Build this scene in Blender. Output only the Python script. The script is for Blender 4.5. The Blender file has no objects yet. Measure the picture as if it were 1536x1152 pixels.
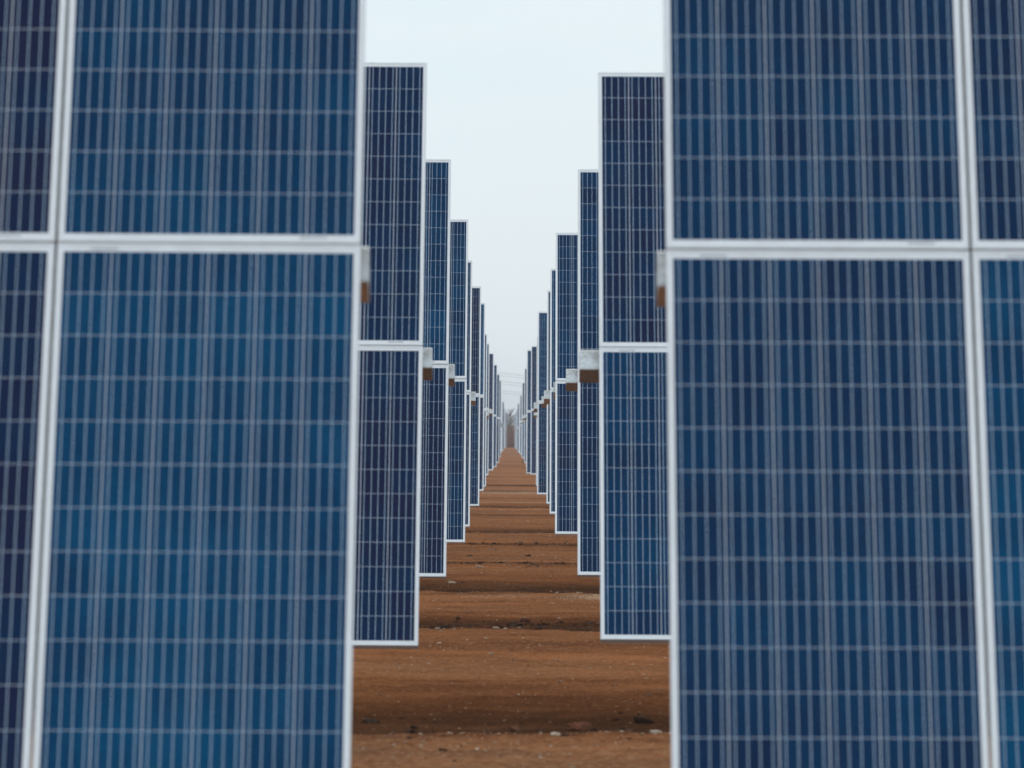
import bpy, bmesh, math, random
import numpy as np
from mathutils import Matrix, Vector, Euler

R = math.radians
C = bpy.context.scene.collection
rnd = random.Random(7)
EYE = 1.60            # eye height above the near ground
L_MOD, W_MOD = 1.960, 0.9915
GAP_V, GAP_H = 0.008, 0.0095
FR_D = 0.040

# ------------------------------------------------------------------ helpers
def tag(o, label=None, cat=None, group=None, kind=None):
    if label: o['label'] = label
    if cat: o['category'] = cat
    if group: o['group'] = group
    if kind: o['kind'] = kind
    return o

def mesh_obj(name, verts, faces, mat=None, parent=None, smooth=False):
    me = bpy.data.meshes.new(name)
    me.from_pydata(verts, [], faces)
    me.update()
    if mat: me.materials.append(mat)
    if smooth:
        me.polygons.foreach_set('use_smooth', [True] * len(me.polygons))
    o = bpy.data.objects.new(name, me)
    C.objects.link(o)
    if parent: o.parent = parent
    return o

def from_bm(name, bm, mat=None, smooth=False):
    me = bpy.data.meshes.new(name)
    bm.to_mesh(me); bm.free()
    if mat: me.materials.append(mat)
    if smooth:
        me.polygons.foreach_set('use_smooth', [True] * len(me.polygons))
    return me

def link(name, me, parent=None, mw=None):
    o = bpy.data.objects.new(name, me)
    C.objects.link(o)
    if parent: o.parent = parent
    if mw is not None: o.matrix_basis = mw
    return o

def empty(name, loc, rot=(0, 0, 0)):
    o = bpy.data.objects.new(name, None)
    o.empty_display_size = 0.3
    C.objects.link(o)
    o.location = loc; o.rotation_euler = rot
    return o

def bm_box(bm, x0, x1, y0, y1, z0, z1, bevel=0.0):
    vs = [bm.verts.new(p) for p in ((x0,y0,z0),(x1,y0,z0),(x1,y1,z0),(x0,y1,z0),(x0,y0,z1),(x1,y0,z1),(x1,y1,z1),(x0,y1,z1))]
    fs = [bm.faces.new([vs[i] for i in f]) for f in ((0,3,2,1),(4,5,6,7),(0,1,5,4),(1,2,6,5),(2,3,7,6),(3,0,4,7))]
    if bevel > 0:
        es = list({e for f in fs for e in f.edges})
        bmesh.ops.bevel(bm, geom=es, offset=bevel, segments=2, affect='EDGES', profile=0.5)

# ------------------------------------------------------------------ materials
def new_mat(name):
    m = bpy.data.materials.new(name); m.use_nodes = True
    nt = m.node_tree
    for n in list(nt.nodes):
        if n.type not in ('OUTPUT_MATERIAL', 'BSDF_PRINCIPLED'): nt.nodes.remove(n)
    return m, nt, nt.nodes['Principled BSDF']

class NB:
    def __init__(s, nt): s.nt = nt
    def n(s, t, **kw):
        x = s.nt.nodes.new(t)
        for k, v in kw.items(): setattr(x, k, v)
        return x
    def l(s, a, b): s.nt.links.new(a, b)
    def m(s, op, a, b=None, c=None, clamp=False):
        x = s.n('ShaderNodeMath', operation=op); x.use_clamp = clamp
        for i, v in enumerate((a, b, c)):
            if v is None: continue
            if isinstance(v, (int, float)): x.inputs[i].default_value = v
            else: s.l(v, x.inputs[i])
        return x.outputs[0]
    def mix(s, fac, a, b, blend='MIX'):
        x = s.n('ShaderNodeMix', data_type='RGBA', blend_type=blend)
        for v, i in ((fac, 0), (a, 6), (b, 7)):
            if isinstance(v, (int, float)): x.inputs[i].default_value = v
            elif isinstance(v, tuple): x.inputs[i].default_value = v + (1,) if len(v) == 3 else v
            else: s.l(v, x.inputs[i])
        return x.outputs[2]
    def noise(s, vec, scale, detail=3, rough=0.55, dim='3D'):
        x = s.n('ShaderNodeTexNoise', noise_dimensions=dim)
        x.inputs['Scale'].default_value = scale; x.inputs['Detail'].default_value = detail
        x.inputs['Roughness'].default_value = rough
        if vec is not None: s.l(vec, x.inputs['Vector'])
        return x.outputs['Fac']
    def ramp(s, fac, stops):
        x = s.n('ShaderNodeValToRGB')
        e = x.color_ramp.elements
        while len(e) < len(stops): e.new(0.5)
        for i, (p, c) in enumerate(stops):
            e[i].position = p; e[i].color = (c if isinstance(c, tuple) else (c, c, c)) + (1,)
        s.l(fac, x.inputs[0]); return x.outputs[0]
    def maprange(s, v, a, b, c=0.0, d=1.0):
        x = s.n('ShaderNodeMapRange')
        s.l(v, x.inputs[0])
        for i, q in zip((1, 2, 3, 4), (a, b, c, d)): x.inputs[i].default_value = q
        return x.outputs[0]
    def scalevec(s, vec, sc):
        x = s.n('ShaderNodeMapping'); s.l(vec, x.inputs[0]); x.inputs['Scale'].default_value = sc
        return x.outputs[0]

def mat_cells():
    m, nt, p = new_mat('solar_cells'); b = NB(nt)
    uv = b.n('ShaderNodeUVMap'); sep = b.n('ShaderNodeSeparateXYZ'); b.l(uv.outputs[0], sep.inputs[0])
    u, v = sep.outputs[0], sep.outputs[1]
    P = 0.1585
    cu = b.m('DIVIDE', b.m('SUBTRACT', u, (W_MOD - 6 * P) / 2), P)
    cv = b.m('DIVIDE', b.m('SUBTRACT', v, (L_MOD - 12 * P) / 2), P)
    fu, fv = b.m('FRACT', cu), b.m('FRACT', cv)
    g = 0.0017 / P
    def inside(c, hi):
        return b.m('MULTIPLY', b.m('GREATER_THAN', c, g), b.m('LESS_THAN', c, hi - g))
    area = b.m('MULTIPLY', inside(cu, 6), inside(cv, 12))
    def cell(f, q=g):
        return b.m('MULTIPLY', b.m('GREATER_THAN', f, q), b.m('LESS_THAN', f, 1 - q))
    iscell = b.m('MULTIPLY', area, b.m('MULTIPLY', cell(fu, 0.0015 / P), cell(fv, 0.00082 / P)))
    t = b.m('DIVIDE', b.m('SUBTRACT', b.m('MULTIPLY', fu, P), 0.00125), 0.039)
    bus = b.m('LESS_THAN', b.m('ABSOLUTE', b.m('SUBTRACT', b.m('FRACT', t), 0.5)), 0.00105 / 0.039)
    bus = b.m('MULTIPLY', bus, area)
    # colour of each cell
    tint = b.n('ShaderNodeAttribute', attribute_type='OBJECT', attribute_name='tint').outputs['Fac']
    seed = b.n('ShaderNodeAttribute', attribute_type='OBJECT', attribute_name='seed').outputs['Fac']
    cid = b.n('ShaderNodeCombineXYZ')
    b.l(b.m('FLOOR', cu), cid.inputs[0]); b.l(b.m('FLOOR', cv), cid.inputs[1]); b.l(seed, cid.inputs[2])
    wn = b.n('ShaderNodeTexWhiteNoise', noise_dimensions='3D'); b.l(cid.outputs[0], wn.inputs['Vector'])
    pos = b.n('ShaderNodeCombineXYZ'); b.l(u, pos.inputs[0]); b.l(v, pos.inputs[1]); b.l(b.m('MULTIPLY', seed, 3.7), pos.inputs[2])
    low = b.noise(pos.outputs[0], 1.5, 2)
    mid = b.noise(b.scalevec(pos.outputs[0], (3.2, 1.0, 1)), 3.0, 3)
    grain = b.n('ShaderNodeTexVoronoi'); grain.inputs['Scale'].default_value = 120
    b.l(pos.outputs[0], grain.inputs['Vector'])
    gs = b.n('ShaderNodeSeparateColor'); b.l(grain.outputs['Color'], gs.inputs[0])
    fac = b.m('ADD', tint, b.m('MULTIPLY', b.m('SUBTRACT', wn.outputs[0], 0.5), 0.22))
    fac = b.m('ADD', fac, b.m('MULTIPLY', b.m('SUBTRACT', low, 0.5), 0.75))
    fac = b.m('ADD', fac, b.m('MULTIPLY', b.m('SUBTRACT', mid, 0.5), 0.5))
    fac = b.m('ADD', fac, b.m('MULTIPLY', b.m('SUBTRACT', gs.outputs[0], 0.5), 0.18))
    col = b.ramp(fac, [(0.0, (0.0105, 0.0140, 0.050)), (0.3, (0.0034, 0.0230, 0.070)), (0.65, (0.0014, 0.039, 0.105)), (1.0, (0.0008, 0.068, 0.158))])
    dirt = b.noise(b.scalevec(pos.outputs[0], (1, 0.35, 1)), 9, 4)
    col = b.mix(b.maprange(dirt, 0.5, 0.8, 0, 0.02), col, (0.30, 0.34, 0.38))
    back = b.mix(b.maprange(dirt, 0.35, 0.8), (0.89, 0.90, 0.905), (0.78, 0.775, 0.76))
    # small serial sticker under the glass in the top margin
    st = b.m('MULTIPLY', b.m('MULTIPLY', b.m('GREATER_THAN', u, 0.11), b.m('LESS_THAN', u, 0.20)),
             b.m('MULTIPLY', b.m('GREATER_THAN', v, L_MOD - 0.0245), b.m('LESS_THAN', v, L_MOD - 0.0165)))
    back = b.mix(b.m('MULTIPLY', st, 0.55), back, (0.16, 0.17, 0.18))
    back = b.mix(area, back, (0.66, 0.71, 0.76))
    c = b.mix(iscell, back, col)
    c = b.mix(bus, c, (0.54, 0.69, 0.82))
    b.l(c, p.inputs['Base Color'])
    p.inputs['Roughness'].default_value = 0.22
    p.inputs['Specular IOR Level'].default_value = 0.07
    return m

def mat_frame():
    m, nt, p = new_mat('anodised_aluminium'); b = NB(nt)
    tc = b.n('ShaderNodeTexCoord')
    n = b.noise(b.scalevec(tc.outputs['Object'], (3, 3, 3)), 6, 5)
    b.l(b.mix(b.maprange(n, 0.35, 0.75), (0.86, 0.87, 0.875), (0.77, 0.77, 0.76)), p.inputs['Base Color'])
    p.inputs['Metallic'].default_value = 0.0; p.inputs['Roughness'].default_value = 0.5
    return m

def mat_galv():
    m, nt, p = new_mat('galvanised_steel'); b = NB(nt)
    tc = b.n('ShaderNodeTexCoord')
    v = b.n('ShaderNodeTexVoronoi'); v.inputs['Scale'].default_value = 55; b.l(tc.outputs['Object'], v.inputs['Vector'])
    s = b.n('ShaderNodeSeparateColor'); b.l(v.outputs['Color'], s.inputs[0])
    n = b.noise(tc.outputs['Object'], 14, 5)
    c = b.mix(s.outputs[0], (0.56, 0.57, 0.56), (0.72, 0.73, 0.72))
    c = b.mix(b.maprange(n, 0.5, 0.72, 0, 0.6), c, (0.44, 0.41, 0.36))
    b.l(c, p.inputs['Base Color'])
    b.l(b.maprange(n, 0.3, 0.7, 0.42, 0.62), p.inputs['Roughness'])
    p.inputs['Metallic'].default_value = 0.8
    return m

TROUGH = [(20.5 + 15.7 * 0)]
ROWS_D = [20.5, 35.8, 52.2, 68.2, 84.1] + [100.0 + 16 * i for i in range(32)]

def mat_soil():
    m, nt, p = new_mat('red_soil'); b = NB(nt)
    tc = b.n('ShaderNodeTexCoord'); P = tc.outputs['Object']
    sep = b.n('ShaderNodeSeparateXYZ'); b.l(P, sep.inputs[0])
    at = b.n('ShaderNodeAttribute', attribute_name='damp_shade').outputs['Fac']
    pale = b.n('ShaderNodeAttribute', attribute_name='pale').outputs['Fac']
    big = b.noise(b.scalevec(P, (0.35, 1, 1)), 0.22, 4)
    mid = b.noise(b.scalevec(P, (0.6, 1, 1)), 1.3, 6, 0.62)
    fine = b.noise(P, 16, 6, 0.7)
    grit = b.noise(P, 70, 3, 0.7)
    c = b.mix(b.maprange(big, 0.35, 0.65), (0.220, 0.078, 0.027), (0.235, 0.108, 0.052))
    c = b.mix(b.maprange(mid, 0.35, 0.68), c, (0.105, 0.041, 0.018))
    c = b.mix(b.maprange(fine, 0.5, 0.75, 0, 0.6), c, (0.30, 0.145, 0.068))
    c = b.mix(b.maprange(fine, 0.46, 0.28, 0, 0.6), c, (0.075, 0.038, 0.022))
    c = b.mix(b.maprange(grit, 0.62, 0.80, 0, 0.6), c, (0.40, 0.26, 0.16))
    st = b.noise(b.scalevec(P, (0.22, 1, 1)), 0.20, 6, 0.65)
    c = b.mix(b.maprange(st, 0.5, 0.68, 0, 0.7), c, (0.085, 0.038, 0.020))
    c = b.mix(b.maprange(st, 0.46, 0.3, 0, 0.6), c, (0.30, 0.150, 0.078))
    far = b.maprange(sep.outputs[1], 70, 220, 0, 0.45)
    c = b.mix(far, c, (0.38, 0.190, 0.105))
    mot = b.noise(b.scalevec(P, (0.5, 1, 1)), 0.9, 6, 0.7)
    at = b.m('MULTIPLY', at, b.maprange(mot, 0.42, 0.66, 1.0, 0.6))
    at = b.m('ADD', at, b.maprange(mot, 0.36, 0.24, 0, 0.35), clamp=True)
    og = b.noise(b.scalevec(P, (0.8, 1, 1)), 0.55, 5, 0.6)
    c = b.mix(b.maprange(og, 0.52, 0.66, 0, 0.6), c, (0.29, 0.120, 0.050))
    sp2 = b.noise(b.scalevec(P, (1, 0.45, 1)), 30, 4, 0.75)
    c = b.mix(b.maprange(sp2, 0.54, 0.68, 0, 0.55), c, (0.36, 0.20, 0.11))
    c = b.mix(b.maprange(sp2, 0.46, 0.34, 0, 0.6), c, (0.060, 0.026, 0.014))
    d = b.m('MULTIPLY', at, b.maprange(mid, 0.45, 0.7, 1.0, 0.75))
    c = b.mix(b.m('MULTIPLY', d, .93), c, (0.021, 0.0105, 0.0065))  # dark bands: damp soil plus shade of ditch and row painted into the colour
    pf = b.m('MULTIPLY', pale, b.maprange(fine, 0.42, 0.62))
    c = b.mix(pf, c, (0.48, 0.36, 0.25))
    c = b.mix(1.0, c, (.98, .92, .86), 'MULTIPLY')
    b.l(c, p.inputs['Base Color'])
    p.inputs['Roughness'].default_value = 1.0; p.inputs['Specular IOR Level'].default_value = 0.0
    bp = b.n('ShaderNodeBump'); bp.inputs['Strength'].default_value = 0.6; bp.inputs['Distance'].default_value = 0.03
    b.l(b.m('ADD', fine, b.m('MULTIPLY', grit, 0.4)), bp.inputs['Height']); b.l(bp.outputs[0], p.inputs['Normal'])
    return m

def mat_noise(name, c1, c2, scale=8, rough=0.95, spec=0.03):
    m, nt, p = new_mat(name); b = NB(nt)
    tc = b.n('ShaderNodeTexCoord')
    n = b.noise(tc.outputs['Object'], scale, 5)
    b.l(b.mix(b.maprange(n, 0.35, 0.65), c1, c2), p.inputs['Base Color'])
    p.inputs['Roughness'].default_value = rough; p.inputs['Specular IOR Level'].default_value = spec
    return m

M = dict(cells=mat_cells(), frame=mat_frame(), galv=mat_galv(), soil=mat_soil(),
         back=mat_noise('white_backsheet', (0.72, 0.73, 0.74), (0.64, 0.64, 0.63), 3, 0.6),
         stone=mat_noise('pale_stone', (0.50, 0.40, 0.30), (0.34, 0.25, 0.18), 30),
         pebble=mat_noise('mixed_pebbles', (0.40, 0.28, 0.19), (0.13, 0.065, 0.038), 3.5),
         clod=mat_noise('red_clod', (0.15, 0.055, 0.028), (0.085, 0.035, 0.02), 20),
         darkclod=mat_noise('dark_clod', (0.060, 0.034, 0.022), (0.030, 0.020, 0.015), 20),
         darksteel=mat_noise('gap_shade_steel', (0.085, 0.088, 0.09), (0.05, 0.05, 0.052), 9, 0.6, 0.2),  # rail steel coloured dark to paint in the shade of the panel gaps
         crumb=mat_noise('dark_crumbs', (0.115, 0.050, 0.026), (0.028, 0.017, 0.012), 2.5),
         stick=mat_noise('dry_stick', (0.14, 0.10, 0.07), (0.05, 0.04, 0.03), 30),
         straw=mat_noise('dry_straw', (0.13, 0.095, 0.055), (0.045, 0.038, 0.026), 5),
         weed=mat_noise('green_weed', (0.07, 0.10, 0.035), (0.04, 0.06, 0.02), 10),
         bark=mat_noise('grey_bark', (0.15, 0.13, 0.125), (0.10, 0.09, 0.085), 6),
         scrub=mat_noise('brown_scrub', (0.32, 0.155, 0.095), (0.15, 0.072, 0.046), 0.8),
         cable=mat_noise('cable_metal', (0.16, 0.17, 0.18), (0.12, 0.13, 0.14), 1, 0.5, 0.4))

# ------------------------------------------------------------------ terrain height
def hashn(ix, iy, s):
    h = (ix.astype(np.int64) * 374761393 + iy.astype(np.int64) * 668265263 + s * 2147483647) & 0xFFFFFFFF
    h = ((h ^ (h >> 13)) * 1274126177) & 0xFFFFFFFF
    return ((h ^ (h >> 16)) & 0xFFFF) / 65535.0
def vnoise(x, y, s):
    ix, iy = np.floor(x), np.floor(y); fx, fy = x - ix, y - iy
    fx = fx * fx * (3 - 2 * fx); fy = fy * fy * (3 - 2 * fy)
    a = hashn(ix, iy, s); b_ = hashn(ix + 1, iy, s); c = hashn(ix, iy + 1, s); d = hashn(ix + 1, iy + 1, s)
    return (a * (1 - fx) + b_ * fx) * (1 - fy) + (c * (1 - fx) + d * fx) * fy - 0.5
def smooth(v, a, b):
    t = np.clip((v - a) / (b - a), 0, 1); return t * t * (3 - 2 * t)

# ditch worn along each row: (distance of its near lip, depth, length of its far slope)
RR = random.Random(3)
LIPS = [(18.5, .09, 1.6), (32.7, .075, 8.5), (50.2, .045, 4.2), (61.6, .055, 6.0), (75.2, .035, 1.8), (86.0, .05, 5.0), (96.0, .055, 6.0), (116.5, .04, 4.0),
        (128.0, .04, 4.5), (146.0, .03, 2.5)] + [(163.0 + 16 * i, RR.uniform(.02, .04), RR.uniform(3, 7)) for i in range(28)]
def height(x, y, want=False):
    x = np.asarray(x, float); y = np.asarray(y, float)
    h = -0.30 * smooth(y, 250, 600) + 0.05 * smooth(y, 150, 300)
    damp_shade = np.zeros_like(h)
    for i, (y0, dep, w) in enumerate(LIPS):
        yc = y0 + 0.55 * vnoise(x * 0.45 + i * 9.1, x * 0 + 3.3, i) + 0.45 * vnoise(x * 1.7 + i * 5.1, x * 0 + 3.3, i + 50) + 0.30 * vnoise(x * 5.3 + i * 5.1, x * 0 + 3.3, i + 70) + 0.12 * vnoise(x * 14 + i, x * 0 + 3.3, i + 71)
        q = y - yc
        dd = dep * (0.8 + 0.5 * vnoise(x * 0.6, x * 0 + i, 90 + i))
        # abrupt near lip, slow rise on the far side
        prof = smooth(q, -0.15, 0.45) * (1 - smooth(q, 0.45, w))
        lip = np.exp(-((q + 0.35) / 0.35) ** 2) * 0.22
        h = h - dd * prof + dd * lip
        damp_shade = np.maximum(damp_shade, smooth(q, -0.15, 0.15) * (1 - smooth(q, w * np.where(y > 40, .35, .12), w * 1.05)))  # mask of the painted dark band, damp and shade together, behind each lip
    h += 0.040 * vnoise(x * 0.25, y * 0.22, 1) + 0.022 * vnoise(x * 0.9, y * 0.8, 2) + 0.012 * vnoise(x * 2.7, y * 2.5, 3)
    near = 1 - smooth(y, 60, 200)
    h += near * (0.016 * vnoise(x * 6, y * 6, 4) + 0.011 * vnoise(x * 15, y * 15, 5))
    # ground swells of the open strips between the rows
    if want: return h, damp_shade
    return h
GRID = {}
def H1(x, y):        # bilinear look-up in the ground mesh
    xs, ys, Z = GRID['g']
    i = min(max(int(np.searchsorted(xs, x)) - 1, 0), len(xs) - 2); j = min(max(int(np.searchsorted(ys, y)) - 1, 0), len(ys) - 2)
    a = (x - xs[i]) / (xs[i + 1] - xs[i]); b_ = (y - ys[j]) / (ys[j + 1] - ys[j])
    return float((Z[j, i] * (1 - a) + Z[j, i + 1] * a) * (1 - b_) + (Z[j + 1, i] * (1 - a) + Z[j + 1, i + 1] * a) * b_)

def graded(lo, mid, hi, d0, grow):
    a = list(np.arange(-mid, mid + 1e-6, d0)); s = d0; x = mid
    while x < hi:
        s *= grow; x += s; a.append(x); a.insert(0, -x)
    return np.array(a)
def build_ground():
    xs = graded(0, 1.9, 900, 0.05, 1.16)
    ys = [-60, -30, -10, 0, 6, 12]; y = 16.0
    while y < 760:
        ys.append(y)
        y += 0.05 if 30 < y < 60 else (0.0009 * y if y >= 60 else 0.25)
    while y < 6000: ys.append(y); y *= 1.2
    ys = np.array(ys)
    X, Y = np.meshgrid(xs, ys)
    Z, damp_shade = height(X, Y, True)
    GRID['g'] = (xs, ys, Z)
    n, mm = X.shape
    V = np.stack([X.ravel(), Y.ravel(), Z.ravel()], 1)
    idx = np.arange(n * mm).reshape(n, mm)
    F = np.stack([idx[:-1, :-1], idx[:-1, 1:], idx[1:, 1:], idx[1:, :-1]], -1).reshape(-1, 4)
    me = bpy.data.meshes.new('ground')
    me.vertices.add(len(V)); me.vertices.foreach_set('co', V.ravel())
    me.loops.add(F.size); me.loops.foreach_set('vertex_index', F.ravel().astype(np.int32))
    me.polygons.add(len(F)); me.polygons.foreach_set('loop_start', (np.arange(len(F)) * 4).astype(np.int32))
    me.polygons.foreach_set('loop_total', np.full(len(F), 4, np.int32))
    me.polygons.foreach_set('use_smooth', np.ones(len(F), bool))
    me.update(calc_edges=True)
    a = me.attributes.new('damp_shade', 'FLOAT', 'POINT'); a.data.foreach_set('value', damp_shade.ravel().astype(np.float32))
    def patch(cx, cy, rx, ry):
        r = ((X - cx) / rx) ** 2 + ((Y - cy) / ry) ** 2
        return np.exp(-r * 1.2)
    pale = patch(0.95, 60.2, 0.42, 1.0) + 0.7 * patch(0.35, 162, 3.2, 4.5) + 0.45 * patch(0, 138, 4, 2.0) + .4 * patch(-.1, 60.2, .5, .5) + .17 * smooth(Y, 26, 29) * (1 - smooth(Y, 31.0, 33.2))
    a = me.attributes.new('pale', 'FLOAT', 'POINT'); a.data.foreach_set('value', np.clip(pale, 0, 1).ravel().astype(np.float32))
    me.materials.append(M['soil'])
    o = bpy.data.objects.new('ground', me); C.objects.link(o)
    tag(o, kind='structure')
build_ground()

# ------------------------------------------------------------------ solar module meshes (panel plane: x across, z up the slope, -y outward)
def laminate_mesh():
    bm = bmesh.new(); uvl = bm.loops.layers.uv.new('UVMap')
    i = 0.002
    bm_box(bm, i, W_MOD - i, 0.002, 0.008, i, L_MOD - i)
    for f in bm.faces:
        for lp in f.loops: lp[uvl].uv = (lp.vert.co.x, lp.vert.co.z)
        f.material_index = 0 if f.normal.y < -0.5 or True else 1
    bm.normal_update()
    for f in bm.faces: f.material_index = 0 if f.normal.y < -0.5 else 1
    me = from_bm('solar_module', bm, M['cells']); me.materials.append(M['back'])
    return me
def frame_mesh():
    bm = bmesh.new()
    lip = 0.011
    outer = [(0, 0), (W_MOD, 0), (W_MOD, L_MOD), (0, L_MOD)]
    # profile (inset, y): front lip, front outer edge with tiny chamfer, side, rear flange
    prof = [(lip, 0.0018), (lip - 0.001, 0.0), (0.0012, 0.0), (0.0, 0.0012), (0.0, FR_D), (0.028, FR_D), (0.028, FR_D - 0.002), (0.002, FR_D - 0.002), (0.002, 0.0095), (lip, 0.0095)]
    rings = []
    for ins, y in prof:
        rings.append([bm.verts.new((ins if x == 0 else x - ins, y, ins if z == 0 else z - ins)) for x, z in outer])
    k = len(prof)
    for a in range(k):
        r0, r1 = rings[a], rings[(a + 1) % k]
        for c in range(4):
            bm.faces.new((r0[c], r0[(c + 1) % 4], r1[(c + 1) % 4], r1[c]))
    bmesh.ops.recalc_face_normals(bm, faces=bm.faces[:])
    return from_bm('frame', bm, M['frame'])
def tube_mesh(length, w=0.140, t=0.005):
    # hollow square tube along +x, rounded corners
    bm = bmesh.new()
    def ring(x, hw, r):
        pts = []
        for q, (sx, sz) in enumerate(((1, 1), (-1, 1), (-1, -1), (1, -1))):
            for a in range(4):
                an = math.pi / 2 * q + math.pi / 2 * a / 3
                pts.append(bm.verts.new((x, sx * (hw - r) + r * math.cos(an), sz * (hw - r) + r * math.sin(an))))
        return pts
    h = w / 2
    rs = [ring(0.3, h - t, 0.006), ring(0, h - t, 0.006), ring(0, h, 0.010), ring(length, h, 0.010)]
    for a, b_ in zip(rs[:-1], rs[1:]):
        for i in range(16): bm.faces.new((a[i], a[(i + 1) % 16], b_[(i + 1) % 16], b_[i]))
    bm.faces.new(rs[-1]); bm.faces.new(rs[0][::-1])
    bmesh.ops.recalc_face_normals(bm, faces=bm.faces[:])
    return from_bm('torque_tube', bm, M['galv'])
def rail_mesh():
    bm = bmesh.new()   # hat rail running up the slope
    bm_box(bm, -0.025, 0.025, 0, 0.045, -1.67, 1.67, 0.003)
    bm_box(bm, -0.020, 0.020, 0.0452, 0.0860, -0.09, 0.09)
    return from_bm('mounting_rail', bm, M['darksteel'])
def post_mesh(hh):
    bm = bmesh.new()   # I-section pile
    bm_box(bm, -0.075, 0.075, -0.055, -0.049, -0.4, hh)
    bm_box(bm, -0.075, 0.075, 0.049, 0.055, -0.4, hh)
    bm_box(bm, -0.003, 0.003, -0.0488, 0.0488, -0.4, hh - 0.003)
    return from_bm('post', bm, M['galv'])
def bearing_mesh():
    bm = bmesh.new()
    bm_box(bm, -0.03, 0.03, -0.12, -0.085, -0.14, 0.10, 0.006)
    bm_box(bm, -0.03, 0.03, 0.085, 0.12, -0.14, 0.10, 0.006)
    bm_box(bm, -0.032, 0.032, -0.121, 0.121, -0.165, -0.1405, 0.004)
    return from_bm('bearing', bm, M['galv'])
LAM, FRM, RAIL, BEAR = laminate_mesh(), frame_mesh(), rail_mesh(), bearing_mesh()
NCOL = {0: 6}
TUBES, POSTS = {}, {}

# one entry per table: distance -> (x of the aisle edge, seam height relative to the eye, lean from vertical in degrees, tube overhang, roll)
LEFT = {20.5: (-.494, .605, 29.3, .025, 0), 35.8: (-.504, .478, 31.7, .054, 0), 52.2: (-.518, .545, 27.6, .05, 0), 68.2: (-.479, .556, 26.5, .0, 0), 84.1: (-.531, .503, 24.7, .062, 0),
        100: (-.485, .553, 27.0, .0, 0), 116: (-.484, .625, 27.8, .0, 0), 132: (-.502, .428, 35.4, .04, 0), 164: (-.566, .552, 29.1, .085, 0), 180: (-.492, .533, 31.4, .0, 0),
        212: (-.46, .489, 28.5, 0, 0), 244: (-.432, .464, 28.9, 0, 0), 276: (-.415, .517, 31.0, 0, 0), 436: (-.443, .285, 31.4, 0, 0), 596: (-.36, .03, 33, 0, 0)}
RIGHT = {20.5: (.506, .597, 29.3, .027, -.004), 35.8: (.505, .478, 34.1, .112, -.002), 52.2: (.558, .520, 30.5, .097, 0), 68.2: (.486, .540, 33.4, .02, 0), 84.1: (.528, .548, 33.2, .08, 0),
         100: (.579, .549, 30.1, .085, 0), 116: (.500, .522, 30.8, .07, 0), 148: (.611, .467, 26.8, .06, 0), 164: (.533, .537, 31.4, 0, 0), 180: (.465, .541, 25.7, 0, 0),
         228: (.505, .54, 29.4, .07, 0), 276: (.510, .45, 33.1, .08, 0), 436: (.485, .18, 31.8, .09, 0), 596: (.40, -.0, 33, 0, 0)}
# cell tint of the modules nearest the aisle: (inner upper, inner lower, outer upper, outer lower)
TL = {0: (.60, .76, .12, .14), 1: (.25, .07, .4, .3), 2: (.62, .14, .5, .3), 3: (.55, .42, .5, .5), 4: (.5, .3, .5, .5), 5: (.0, .40, .4, .4), 6: (.85, .12, .5, .5),
      7: (.3, .3, .5, .5), 9: (.3, .2, .5, .5), 10: (.12, .1, .5, .5), 12: (.55, .5, .5, .5)}
TR = {0: (.47, .46, .30, .80), 1: (.20, .54, .3, .4), 2: (.42, .34, .4, .4), 3: (.46, .32, .5, .5), 4: (.6, .4, .5, .5), 5: (.2, .2, .5, .5), 6: (.60, .25, .5, .5), 8: (.5, .5, .5, .5), 9: (.15, .1, .5, .5),
      10: (.45, .45, .5, .5), 16: (.2, .9, .5, .5)}
ORD = ['first', 'second', 'third', 'fourth', 'fifth', 'sixth', 'seventh', 'eighth', 'ninth', 'tenth', 'eleventh', 'twelfth', 'thirteenth', 'fourteenth', 'fifteenth', 'sixteenth',
       'seventeenth', 'eighteenth', 'nineteenth', 'twentieth', 'twenty-first', 'twenty-second', 'twenty-third', 'twenty-fourth', 'twenty-fifth', 'twenty-sixth', 'twenty-seventh',
       'twenty-eighth', 'twenty-ninth', 'thirtieth', 'thirty-first', 'thirty-second', 'thirty-third', 'thirty-fourth', 'thirty-fifth', 'thirty-sixth', 'thirty-seventh']

def interp(T, d):
    ks = sorted(T)
    a = max(k for k in ks if k <= d); c = min(k for k in ks if k >= d)
    t = 0 if a == c else (d - a) / (c - a)
    q = [T[a][i] * (1 - t) + T[c][i] * t for i in range(5)]
    return q
def blender_get(dic, key, fn):
    if key not in dic: dic[key] = fn()
    return dic[key]

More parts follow.
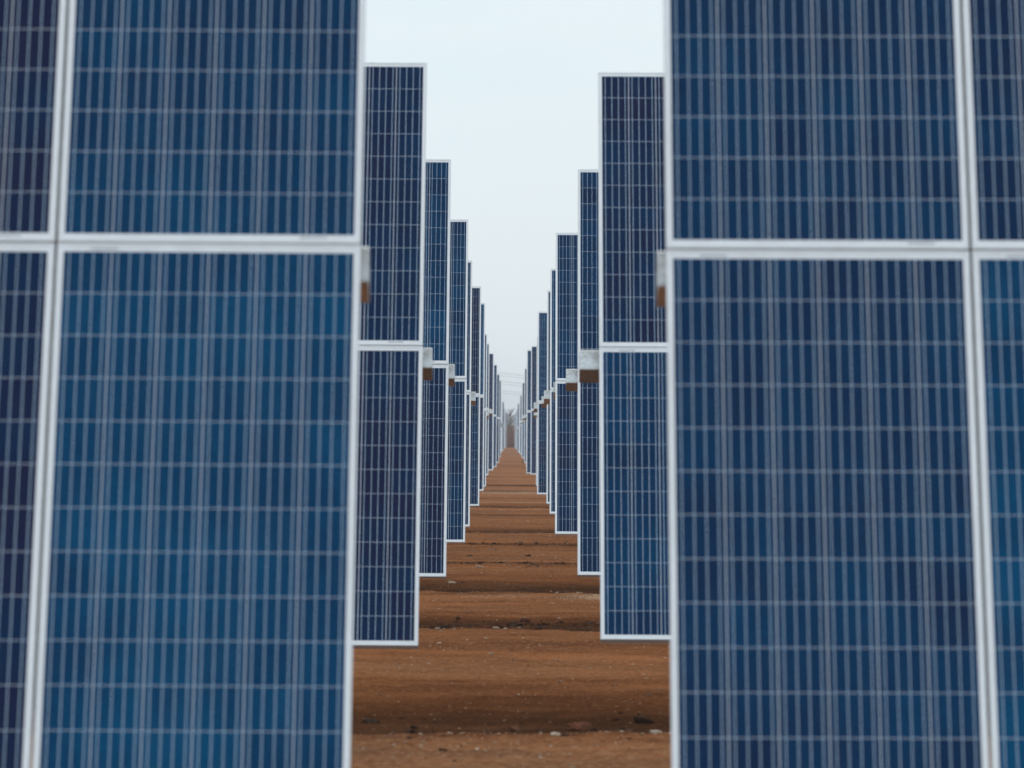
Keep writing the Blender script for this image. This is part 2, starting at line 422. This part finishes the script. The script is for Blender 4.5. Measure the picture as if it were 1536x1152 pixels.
def tracker(k, d, side):
    T = LEFT if side < 0 else RIGHT
    exact = d in T
    x, z, lean, over, roll = T[d] if exact else interp(T, d)
    if not exact:
        x += side * rnd.uniform(.04, .11); z -= rnd.uniform(.0, .05); lean += rnd.uniform(-1.5, 1.5); over = rnd.choice((0, .03, .06))
    lean -= .4
    g = H1(side * 3, d)
    root = empty('solar_tracker', (x, d, 0))
    n = 6 if k < 2 else (5 if k < 12 else 4)
    wid = n * (W_MOD + GAP_H)
    # local frame of the tilted table: origin at the seam, x along the row, z up the slope
    B = Matrix.Translation((0, 0, EYE + z)) @ Matrix.Rotation(-roll * side * 0 + (-roll if side > 0 else 0), 4, 'Y').inverted() @ Matrix.Rotation(R(-lean), 4, 'X')
    tints = (TL if side < 0 else TR).get(k)
    for c in range(n):
        x0 = c * (W_MOD + GAP_H) if side > 0 else -W_MOD - c * (W_MOD + GAP_H)
        for up in (1, 0):
            jit = Matrix.Translation((0, 0, rnd.uniform(-.0015, .0015)))
            if up:   # upper module is mounted head down
                mw = B @ jit @ Matrix.Translation((x0 + W_MOD, 0, GAP_V / 2 + L_MOD)) @ Matrix.Rotation(math.pi, 4, 'Y')
            else:
                mw = B @ jit @ Matrix.Translation((x0, 0, -GAP_V / 2 - L_MOD))
            m = link('solar_module', LAM, root, mw)
            if tints and c < 2: tv = tints[(0 if up else 1) + 2 * c]
            else: tv = rnd.uniform(.05, .75)
            m['tint'] = float(tv); m['seed'] = float(rnd.uniform(0, 50))
            link('frame', FRM, m, Matrix.Identity(4))
    # torque tube behind the seam
    ln = wid + over + 0.05
    tm = blender_get(TUBES, round(ln, 3), lambda: tube_mesh(ln))
    by = 0.128 + 0.07
    if side > 0: tmw = B @ Matrix.Translation((-over, by, 0))
    else: tmw = B @ Matrix.Translation((over, by, 0)) @ Matrix.Rotation(math.pi, 4, 'Z')
    link('torque_tube', tm, root, tmw)
    if k < 6:
        for c in range(n + 1):
            xx = side * (c * (W_MOD + GAP_H) - GAP_H / 2 + (0.06 if c == 0 else 0))
            link('mounting_rail', RAIL, root, B @ Matrix.Translation((xx, FR_D + 0.001, 0)))
    # posts
    dz = EYE + z - math.sin(R(lean)) * by
    dy = math.cos(R(lean)) * by
    hh = dz - 0.17 - g
    pm = blender_get(POSTS, (k, side), lambda: post_mesh(hh))
    for px in ((2.6,) if n < 6 else (2.6, 5.2)):
        p = link('post', pm, root, Matrix.Translation((side * px, dy, g)))
        link('bearing', BEAR, p, Matrix.Translation((0, 0, hh + 0.168)))
    sd = 'left' if side < 0 else 'right'
    if k == 0: lab = f'large slightly blurred blue panel table filling the {sd} side in front'
    elif k < 7: lab = f'blue solar panel table {sd} of the dirt aisle, {ORD[k]} row from the front'
    elif k < 36: lab = f'small distant solar panel table {sd} of the aisle, {ORD[k]} row from the front'
    else: lab = f'tiny hazy solar panel table {sd} of the aisle, last before the trees'
    tag(root, lab, 'solar panel', 'rows of solar panel tables along the dirt aisle')
    return root
for k, d in enumerate(ROWS_D):
    for side in (-1, 1): tracker(k, d, side)

# ------------------------------------------------------------------ stones, clods, litter
def ico(sub):
    bm = bmesh.new(); bmesh.ops.create_icosphere(bm, subdivisions=sub, radius=1)
    v = [tuple(q.co) for q in bm.verts]; f = [tuple(q.index for q in p.verts) for p in bm.faces]
    bm.free(); return v, f
ICO = {i: ico(i) for i in (1, 2, 3)}
def add_rock(V, F, x, y, z, s, r, sub=1, flat=0.6):
    iv, fc = ICO[sub]
    mt = Matrix.Translation((x, y, z)) @ Euler((r.uniform(-.3, .3), r.uniform(-.3, .3), r.uniform(0, 6.28))).to_matrix().to_4x4()
    sx, sy, sz = s * r.uniform(.8, 1.3), s * r.uniform(.6, 1.0), s * flat * r.uniform(.7, 1.1)
    lump = [(Vector((r.uniform(-1, 1), r.uniform(-1, 1), r.uniform(-1, 1))).normalized(), r.uniform(-.25, .35)) for _ in range(6)]
    b0 = len(V)
    for c in iv:
        c = Vector(c); k = 1 + r.uniform(-.19, .19) + sum(a * max(0, c.dot(d)) ** 3 for d, a in lump)
        V.append(tuple(mt @ Vector((c.x * k * sx, c.y * k * sy, c.z * k * sz))))
    F.extend(tuple(i + b0 for i in f) for f in fc)
def pix(px, py):     # a spot on the open ground, from the bearing it has in the photograph
    px2 = px + .007 * (py - 576); py2 = py - .007 * (px - 768)
    D = 9400 * EYE / (py2 - 645)
    for _ in range(6):
        x = (px2 - 766) * D / 9400; D = 9400 * (EYE - H1(x, D)) / (py2 - 645)
    return x, D
def stones():
    r = random.Random(11)
    big = [(679, 875, .035, 'stone', 'pale stone lying in the dark ditch, below the third left panel'), (720, 851, .045, 'stone', 'pale flat stone on the soil left of the aisle centre'),
           (744, 939, .040, 'stone', 'pale flat stone in the ditch beside the reddish clod'), (841, 931, .028, 'stone', 'small pale stone at the right of the second ditch'),
           (657, 944, .030, 'stone', 'small buff stone in the ditch by the second left panel'), (659, 965, .022, 'stone', 'small buff stone on the smooth soil in front of the ditch'),
           (833, 1102, .030, 'stone', 'small pale stone at the lip of the nearest ditch'), (986, 1100, .045, 'stone', 'pale flat stone beside the right front panel'),
           (556, 1086, .10, 'darkclod', 'dark clod at the left end of the nearest ditch'), (870, 1094, .13, 'clod', 'low reddish clod at the lip of the nearest ditch'),
           (730, 944, .095, 'clod', 'reddish clod with a dark hollow in the second ditch'), (672, 942, .045, 'darkclod', 'small dark clod left in the second ditch'),
           (770, 938, .085, 'darkclod', 'dark low clod in the middle of the second ditch'), (816, 937, .05, 'darkclod', 'dark humped clod right in the second ditch'),
           (692, 876, .045, 'darkclod', 'small dark clod next to a pale stone'), (704, 834, .055, 'darkclod', 'dark clod on the thin line, left of centre'),
           (792, 834, .055, 'darkclod', 'dark clod on the thin line, right of centre'), (913, 917, .04, 'darkclod', 'thin dark clod on soil before the right panel'),
           (681, 1144, .022, 'darkclod', 'tiny dark clod on the pale soil in front')]
    for px, py, s, mk, lab in big:
        x, D = pix(px, py)
        if mk != 'stone': s *= .62
        V, F = [], []; add_rock(V, F, 0, 0, 0, s, r, 2 if s < .03 else 3, .42)
        o = mesh_obj('stone' if mk == 'stone' else 'soil_clod', V, F, M[mk], None, mk == 'stone'); o.location = (x, D, H1(x, D) + s * .06)
        tag(o, lab, 'stone' if mk == 'stone' else 'clod', 'stones on the soil' if mk == 'stone' else 'clods of earth on the soil')
    V, F = [], []
    for i in range(5200):
        x = r.uniform(-1.9, 1.9) if i % 4 else r.uniform(-5, 5); D = 22 * (9 ** r.random())
        if i % 3 == 0:       # more of them along the lips
            y0, dep, w = r.choice(LIPS[1:8]); D = y0 + r.gauss(.4, .8)
        s = min(.020, .003 + r.expovariate(1 / .0035))
        if D > 70: s *= 1.3
        add_rock(V, F, x, D, H1(x, D) + s * .15, s, r, 1, .55)
    o = mesh_obj('gravel', V, F, M['pebble']); tag(o, 'small scattered pebbles and grit on the red soil', 'gravel', None, 'stuff')
    V, F = [], []      # paler chips
    for i in range(2200):
        x = r.uniform(-1.9, 1.9); D = 24 * (7 ** r.random())
        if i % 3 == 0: D = r.uniform(30.2, 33.0) if i % 2 else r.gauss(32.9, .2)
        if i % 5 == 0: x = r.gauss(.9, .3); D = r.gauss(60, 1.2)
        s = min(.011, .0025 + r.expovariate(1 / .0025))
        add_rock(V, F, x, D, H1(x, D) + s * .2, s, r, 1, .5)
    o = mesh_obj('stone_chips', V, F, M['stone']); tag(o, 'pale stone chips strewn over the red soil', 'gravel', None, 'stuff')
    V, F = [], []
    for i in range(1500):
        y0, sg = r.choice(((51.6, .7), (51.9, .5), (34.0, 1.0), (62.4, .4), (75.4, .25), (75.4, .25), (88, 1.0), (98, 1.2)))
        x = r.uniform(-1.8, 1.8) if i % 3 else r.gauss(r.choice((-1.0, -.35, .25, .62)), .14); D = y0 + r.gauss(0, sg)
        s = min(.05, .008 + r.expovariate(1 / .009))
        add_rock(V, F, x, D, H1(x, D) + s * .1, s, r, 1, .6)
    o = mesh_obj('soil_crumbs', V, F, M['crumb']); tag(o, 'dark crumbs of turned soil along the shallow ditches', 'soil crumbs', None, 'stuff')
    # dry litter along the ditches
    V, F = [], []
    for i in range(2600):
        y0 = r.choice((51.6, 51.6, 51.6, 62.5, 64, 75, 75, 34.2, 88, 100))
        x = r.uniform(-1.8, 1.8) if y0 > 52 else r.triangular(-1.8, 1.4, -1.2); D = y0 + r.gauss(0.1, .45)
        z = H1(x, D); a = r.uniform(0, 6.28); ln = r.uniform(.012, .042); ti = r.uniform(.05, .9)
        dx, dy, dz = math.cos(a) * ln * math.cos(ti), math.sin(a) * ln * math.cos(ti), ln * math.sin(ti)
        w = .0022; b0 = len(V)
        px_, py_ = -math.sin(a) * w, math.cos(a) * w
        V += [(x - px_, D - py_, z), (x + px_, D + py_, z), (x + dx, D + dy, z + dz), (x, D, z + w * 2)]
        F += [(b0, b0 + 1, b0 + 2), (b0, b0 + 3, b0 + 2), (b0 + 1, b0 + 3, b0 + 2)]
    o = mesh_obj('dry_litter', V, F, M['straw']); tag(o, 'dry dark straw and leaf litter caught along the ditches', 'litter', None, 'stuff')
    # forked dry stick
    x, D = pix(797, 852)
    bm = bmesh.new()
    def limb(a, b_, r0, r1, n=6):
        a, b_ = Vector(a), Vector(b_); d = (b_ - a); q = d.to_track_quat('Z', 'Y').to_matrix()
        ra = [bm.verts.new(a + q @ Vector((math.cos(t * 6.283 / n) * r0, math.sin(t * 6.283 / n) * r0, 0))) for t in range(n)]
        rb = [bm.verts.new(b_ + q @ Vector((math.cos(t * 6.283 / n) * r1, math.sin(t * 6.283 / n) * r1, 0))) for t in range(n)]
        for i in range(n): bm.faces.new((ra[i], ra[(i + 1) % n], rb[(i + 1) % n], rb[i]))
        bm.faces.new(rb); bm.faces.new(ra[::-1])
    limb((-.02, 0, .07), (.09, .03, .01), .006, .004); limb((-.02, 0, .07), (-.05, -.02, .085), .005, .003); limb((.02, .01, .045), (-.07, .02, .0), .006, .003); limb((.03, 0, .035), (.10, -.03, .035), .005, .002)
    o = link('dry_stick', from_bm('dry_stick', bm, M['stick'])); o.location = (x, D, H1(x, D)); tag(o, 'forked dry stick lying on the red soil', 'stick')
    # green weed far down the aisle
    x, D = pix(789, 697)
    V, F = [], []
    for i in range(240):
        a = r.uniform(0, 6.28); rr = r.uniform(0, .15); h = r.uniform(.05, .28); l = r.uniform(.04, .10)
        c = Vector((math.cos(a) * rr, math.sin(a) * rr, h * (1 - rr * 3))); e = Vector((r.uniform(-1, 1), r.uniform(-1, 1), r.uniform(0, 1))).normalized() * l
        s_ = e.cross(Vector((0, 0, 1))).normalized() * l * .3; b0 = len(V)
        V += [tuple(c), tuple(c + e * .5 + s_), tuple(c + e), tuple(c + e * .5 - s_)]; F.append((b0, b0 + 1, b0 + 2, b0 + 3))
    o = mesh_obj('weed_plant', V, F, M['weed']); o.location = (x, D, H1(x, D)); tag(o, 'small green weed growing at the far right of the aisle', 'plant')
stones()

# ------------------------------------------------------------------ far scrub, bare trees, cables
def branch_tree(seed, hgt):
    r = random.Random(seed)
    tv, tf, cv, cf = [], [], [], []
    def seg(a, b_, r0, r1, n, V, F):
        d = b_ - a; q = d.to_track_quat('Z', 'Y').to_matrix(); s = len(V)
        for c, rad in ((a, r0), (b_, r1)):
            for t in range(n):
                V.append(tuple(c + q @ Vector((math.cos(t * 6.283 / n) * rad, math.sin(t * 6.283 / n) * rad, 0))))
        for i in range(n): F.append((s + i, s + (i + 1) % n, s + n + (i + 1) % n, s + n + i))
    def grow(p, d, ln, rad, lev):
        k = 3; q = p.copy()
        for i in range(k):
            d = (d + Vector((r.uniform(-.18, .18), r.uniform(-.18, .18), r.uniform(-.03, .12)))).normalized()
            e = q + d * ln / k
            seg(q, e, rad * (1 - .25 * i / k), rad * (1 - .25 * (i + 1) / k), 5 if lev < 2 else 3, tv if lev == 0 else cv, tf if lev == 0 else cf)
            q = e
            if lev > 0 and lev < 5 and r.random() < .95:
                s = Vector((r.uniform(-1, 1), r.uniform(-1, 1), r.uniform(-.1, .6))).normalized()
                grow(q, (d * .5 + s * .7).normalized(), ln * r.uniform(.45, .65), max(.010, rad * .55), lev + 1)
        if lev < 5:
            for _ in range(3 if lev < 2 else 2):
                s = Vector((r.uniform(-1, 1), r.uniform(-1, 1), r.uniform(0, .7))).normalized()
                grow(q, (d * .6 + s * .6).normalized(), ln * r.uniform(.6, .85), max(.010, rad * .72), lev + 1)
    grow(Vector((0, 0, -.2)), Vector((0, 0, 1)), hgt * .32, hgt * .018, 0)
    a = bpy.data.meshes.new('trunk'); a.from_pydata(tv, [], tf); a.materials.append(M['bark'])
    c = bpy.data.meshes.new('crown'); c.from_pydata(cv, [], cf); c.materials.append(M['bark'])
    return a, c
PROTO = [branch_tree(s, 5.4) for s in (1, 4, 9, 15)]
def trees():
    r = random.Random(5)
    spots = [(-.1, 668, 0, .92, 'bare grey tree standing at the very end of the dirt aisle')]
    places = ['left', 'right']
    i = 0
    for sgn in (-1, 1):
        for j in range(7):
            x = sgn * (2.3 + j * 3.4 + r.uniform(-.8, .8)); y = 662 + r.uniform(-4, 26)
            spots.append((x, y, r.randrange(4), r.uniform(.75, 1.15), f'bare tree behind the scrub, {ORD[j]} to the {places[sgn > 0]} of the aisle end'))
    for x, y, p, s, lab in spots:
        t = empty('bare_tree', (x, y, H1(x, y)), (0, 0, r.uniform(0, 6.28))); t.scale = (s, s, s)
        link('trunk', PROTO[p][0], t); link('crown', PROTO[p][1], t)
        tag(t, lab, 'tree', 'bare trees behind the last row')
    # belt of leafless scrub: one tangled mass of twigs
    V, F = [], []
    for i in range(52000):
        if i < 17000: x = r.uniform(-3.2, 3.2)
        else: x = r.uniform(-32, 32)
        y = r.uniform(646, 655)
        top = 2.2 + .30 * math.sin(x * 1.3) * math.sin(x * .37) + .06 * math.sin(x * 5.1)
        z = r.uniform(0, top) ** 1.0
        a = r.uniform(0, 6.28); ln = r.uniform(.10, .34); ti = r.uniform(.2, 1.5)
        d = Vector((math.cos(a) * math.cos(ti), math.sin(a) * math.cos(ti), math.sin(ti))) * ln
        s = Vector((-math.sin(a), math.cos(a), 0)) * r.uniform(.008, .028); g = -.27
        b0 = len(V); c = Vector((x, y, z + g))
        V += [tuple(c - s), tuple(c + s), tuple(c + d + s * .3), tuple(c + d - s * .3)]; F.append((b0, b0 + 1, b0 + 2, b0 + 3))
    o = mesh_obj('scrub', V, F, M['scrub']); tag(o, 'dense brown leafless scrub closing the end of the aisle', 'scrub', None, 'stuff')
trees()

def cables():
    D = 760.0
    spec = [(561.0, .115, 'highest thin cable of the far power line'), (565.0, .11, 'second thin cable of the far power line, just under the highest'),
            (573.0, .10, 'third thin cable of the far power line, top of the middle pair'), (577.0, .10, 'fourth thin cable of the far power line, bottom of the middle pair'),
            (587.0, .085, 'fifth thin cable of the far power line, top of the lowest pair'), (590.5, .075, 'lowest thin cable of the far power line')]
    for i, (py, sl, lab) in enumerate(spec):
        z0 = EYE + (645 - py) * D / 9400; n = 60; V, F = [], []
        for q in range(n + 1):
            x = -90 + 180 * q / n
            zz = z0 - sl * x + .0009 * x * x
            for t in range(5): V.append((x, D + i * 1.5 + math.cos(t * 1.2566) * .016, zz + math.sin(t * 1.2566) * .016))
        for q in range(n):
            for t in range(5): F.append((q * 5 + t, q * 5 + (t + 1) % 5, (q + 1) * 5 + (t + 1) % 5, (q + 1) * 5 + t))
        o = mesh_obj('power_cable', V, F, M['cable']); tag(o, lab, 'cable', 'overhead cables beyond the trees')
cables()

# ------------------------------------------------------------------ haze
bm = bmesh.new(); bm_box(bm, -1000, 1000, -62, 6100, -1.6, 26)
hm = bpy.data.materials.new('haze_air'); hm.use_nodes = True
for n_ in list(hm.node_tree.nodes):
    if n_.type != 'OUTPUT_MATERIAL': hm.node_tree.nodes.remove(n_)
pv = hm.node_tree.nodes.new('ShaderNodeVolumePrincipled')
pv.inputs['Color'].default_value = (.93, .95, .98, 1); pv.inputs['Density'].default_value = .00024; pv.inputs['Anisotropy'].default_value = .2
hm.node_tree.links.new(pv.outputs[0], hm.node_tree.nodes['Material Output'].inputs['Volume'])
HAZE = True
if HAZE:
    o = link('haze', from_bm('haze', bm, hm)); tag(o, 'thin pale air haze', 'haze', None, 'stuff')

# ------------------------------------------------------------------ sky and light
SUN_EL, SUN_AZ = R(48), R(-12)       # azimuth measured from +Y towards +X
w = bpy.data.worlds.new('World'); bpy.context.scene.world = w; w.use_nodes = True
b = NB(w.node_tree); bg = w.node_tree.nodes['Background']
sky = b.n('ShaderNodeTexSky', sky_type='NISHITA'); sky.sun_disc = False
sky.sun_elevation = SUN_EL; sky.sun_rotation = SUN_AZ
sky.air_density = 1.0; sky.dust_density = 2.0; sky.ozone_density = 2.0
tc = b.n('ShaderNodeTexCoord')
sp = b.n('ShaderNodeSeparateXYZ'); b.l(tc.outputs['Generated'], sp.inputs[0])
cl = b.noise(b.scalevec(tc.outputs['Generated'], (6, 6, 22)), 2.2, 6)
el = sp.outputs[2]
over = b.ramp(el, [(0.0, (6.9, 7.65, 8.15)), (0.03, (6.5, 7.4, 7.95)), (0.075, (6.0, 7.4, 8.1)), (0.4, (8.0, 9.2, 10.2)), (1.0, (8.2, 9.6, 10.8))])
over = b.mix(b.maprange(cl, .38, .6, 0, .6), over, (6.7, 7.35, 7.8))
b.l(b.mix(.88, sky.outputs[0], over), bg.inputs[0]); bg.inputs[1].default_value = .1
sl = bpy.data.lights.new('sun', 'SUN'); sl.energy = 1.1; sl.angle = R(14); sl.color = (1, .95, .88)
so = bpy.data.objects.new('sun', sl); C.objects.link(so)
dirv = Vector((math.sin(SUN_AZ) * math.cos(SUN_EL), math.cos(SUN_AZ) * math.cos(SUN_EL), math.sin(SUN_EL)))
so.rotation_euler = dirv.to_track_quat('Z', 'Y').to_euler(); so.location = dirv * 50

# ------------------------------------------------------------------ camera
cam = bpy.data.cameras.new('camera'); co = bpy.data.objects.new('camera', cam); C.objects.link(co)
cam.lens = 9400 / 1536 * 36; cam.sensor_width = 36; cam.clip_start = .5; cam.clip_end = 20000
pitch = math.atan(69 / 9400); yaw = -math.atan(2 / 9400)
Rm = Matrix.Rotation(yaw, 4, 'Z') @ Matrix.Rotation(math.pi / 2 + pitch, 4, 'X') @ Matrix.Rotation(.007, 4, 'Z')
co.matrix_world = Matrix.Translation((0, 0, EYE)) @ Rm
cam.dof.use_dof = True; cam.dof.focus_distance = 72; cam.dof.aperture_fstop = 8.6
sc = bpy.context.scene; sc.camera = co
sc.render.engine = 'CYCLES'
sc.view_settings.view_transform = 'Standard'; sc.view_settings.look = 'None'
sc.view_settings.gamma = 1; sc.view_settings.exposure = 0.30
sc.cycles.use_denoising = True; sc.cycles.use_adaptive_sampling = False
sc.cycles.max_bounces = 6; sc.cycles.diffuse_bounces = 3; sc.cycles.volume_bounces = 0
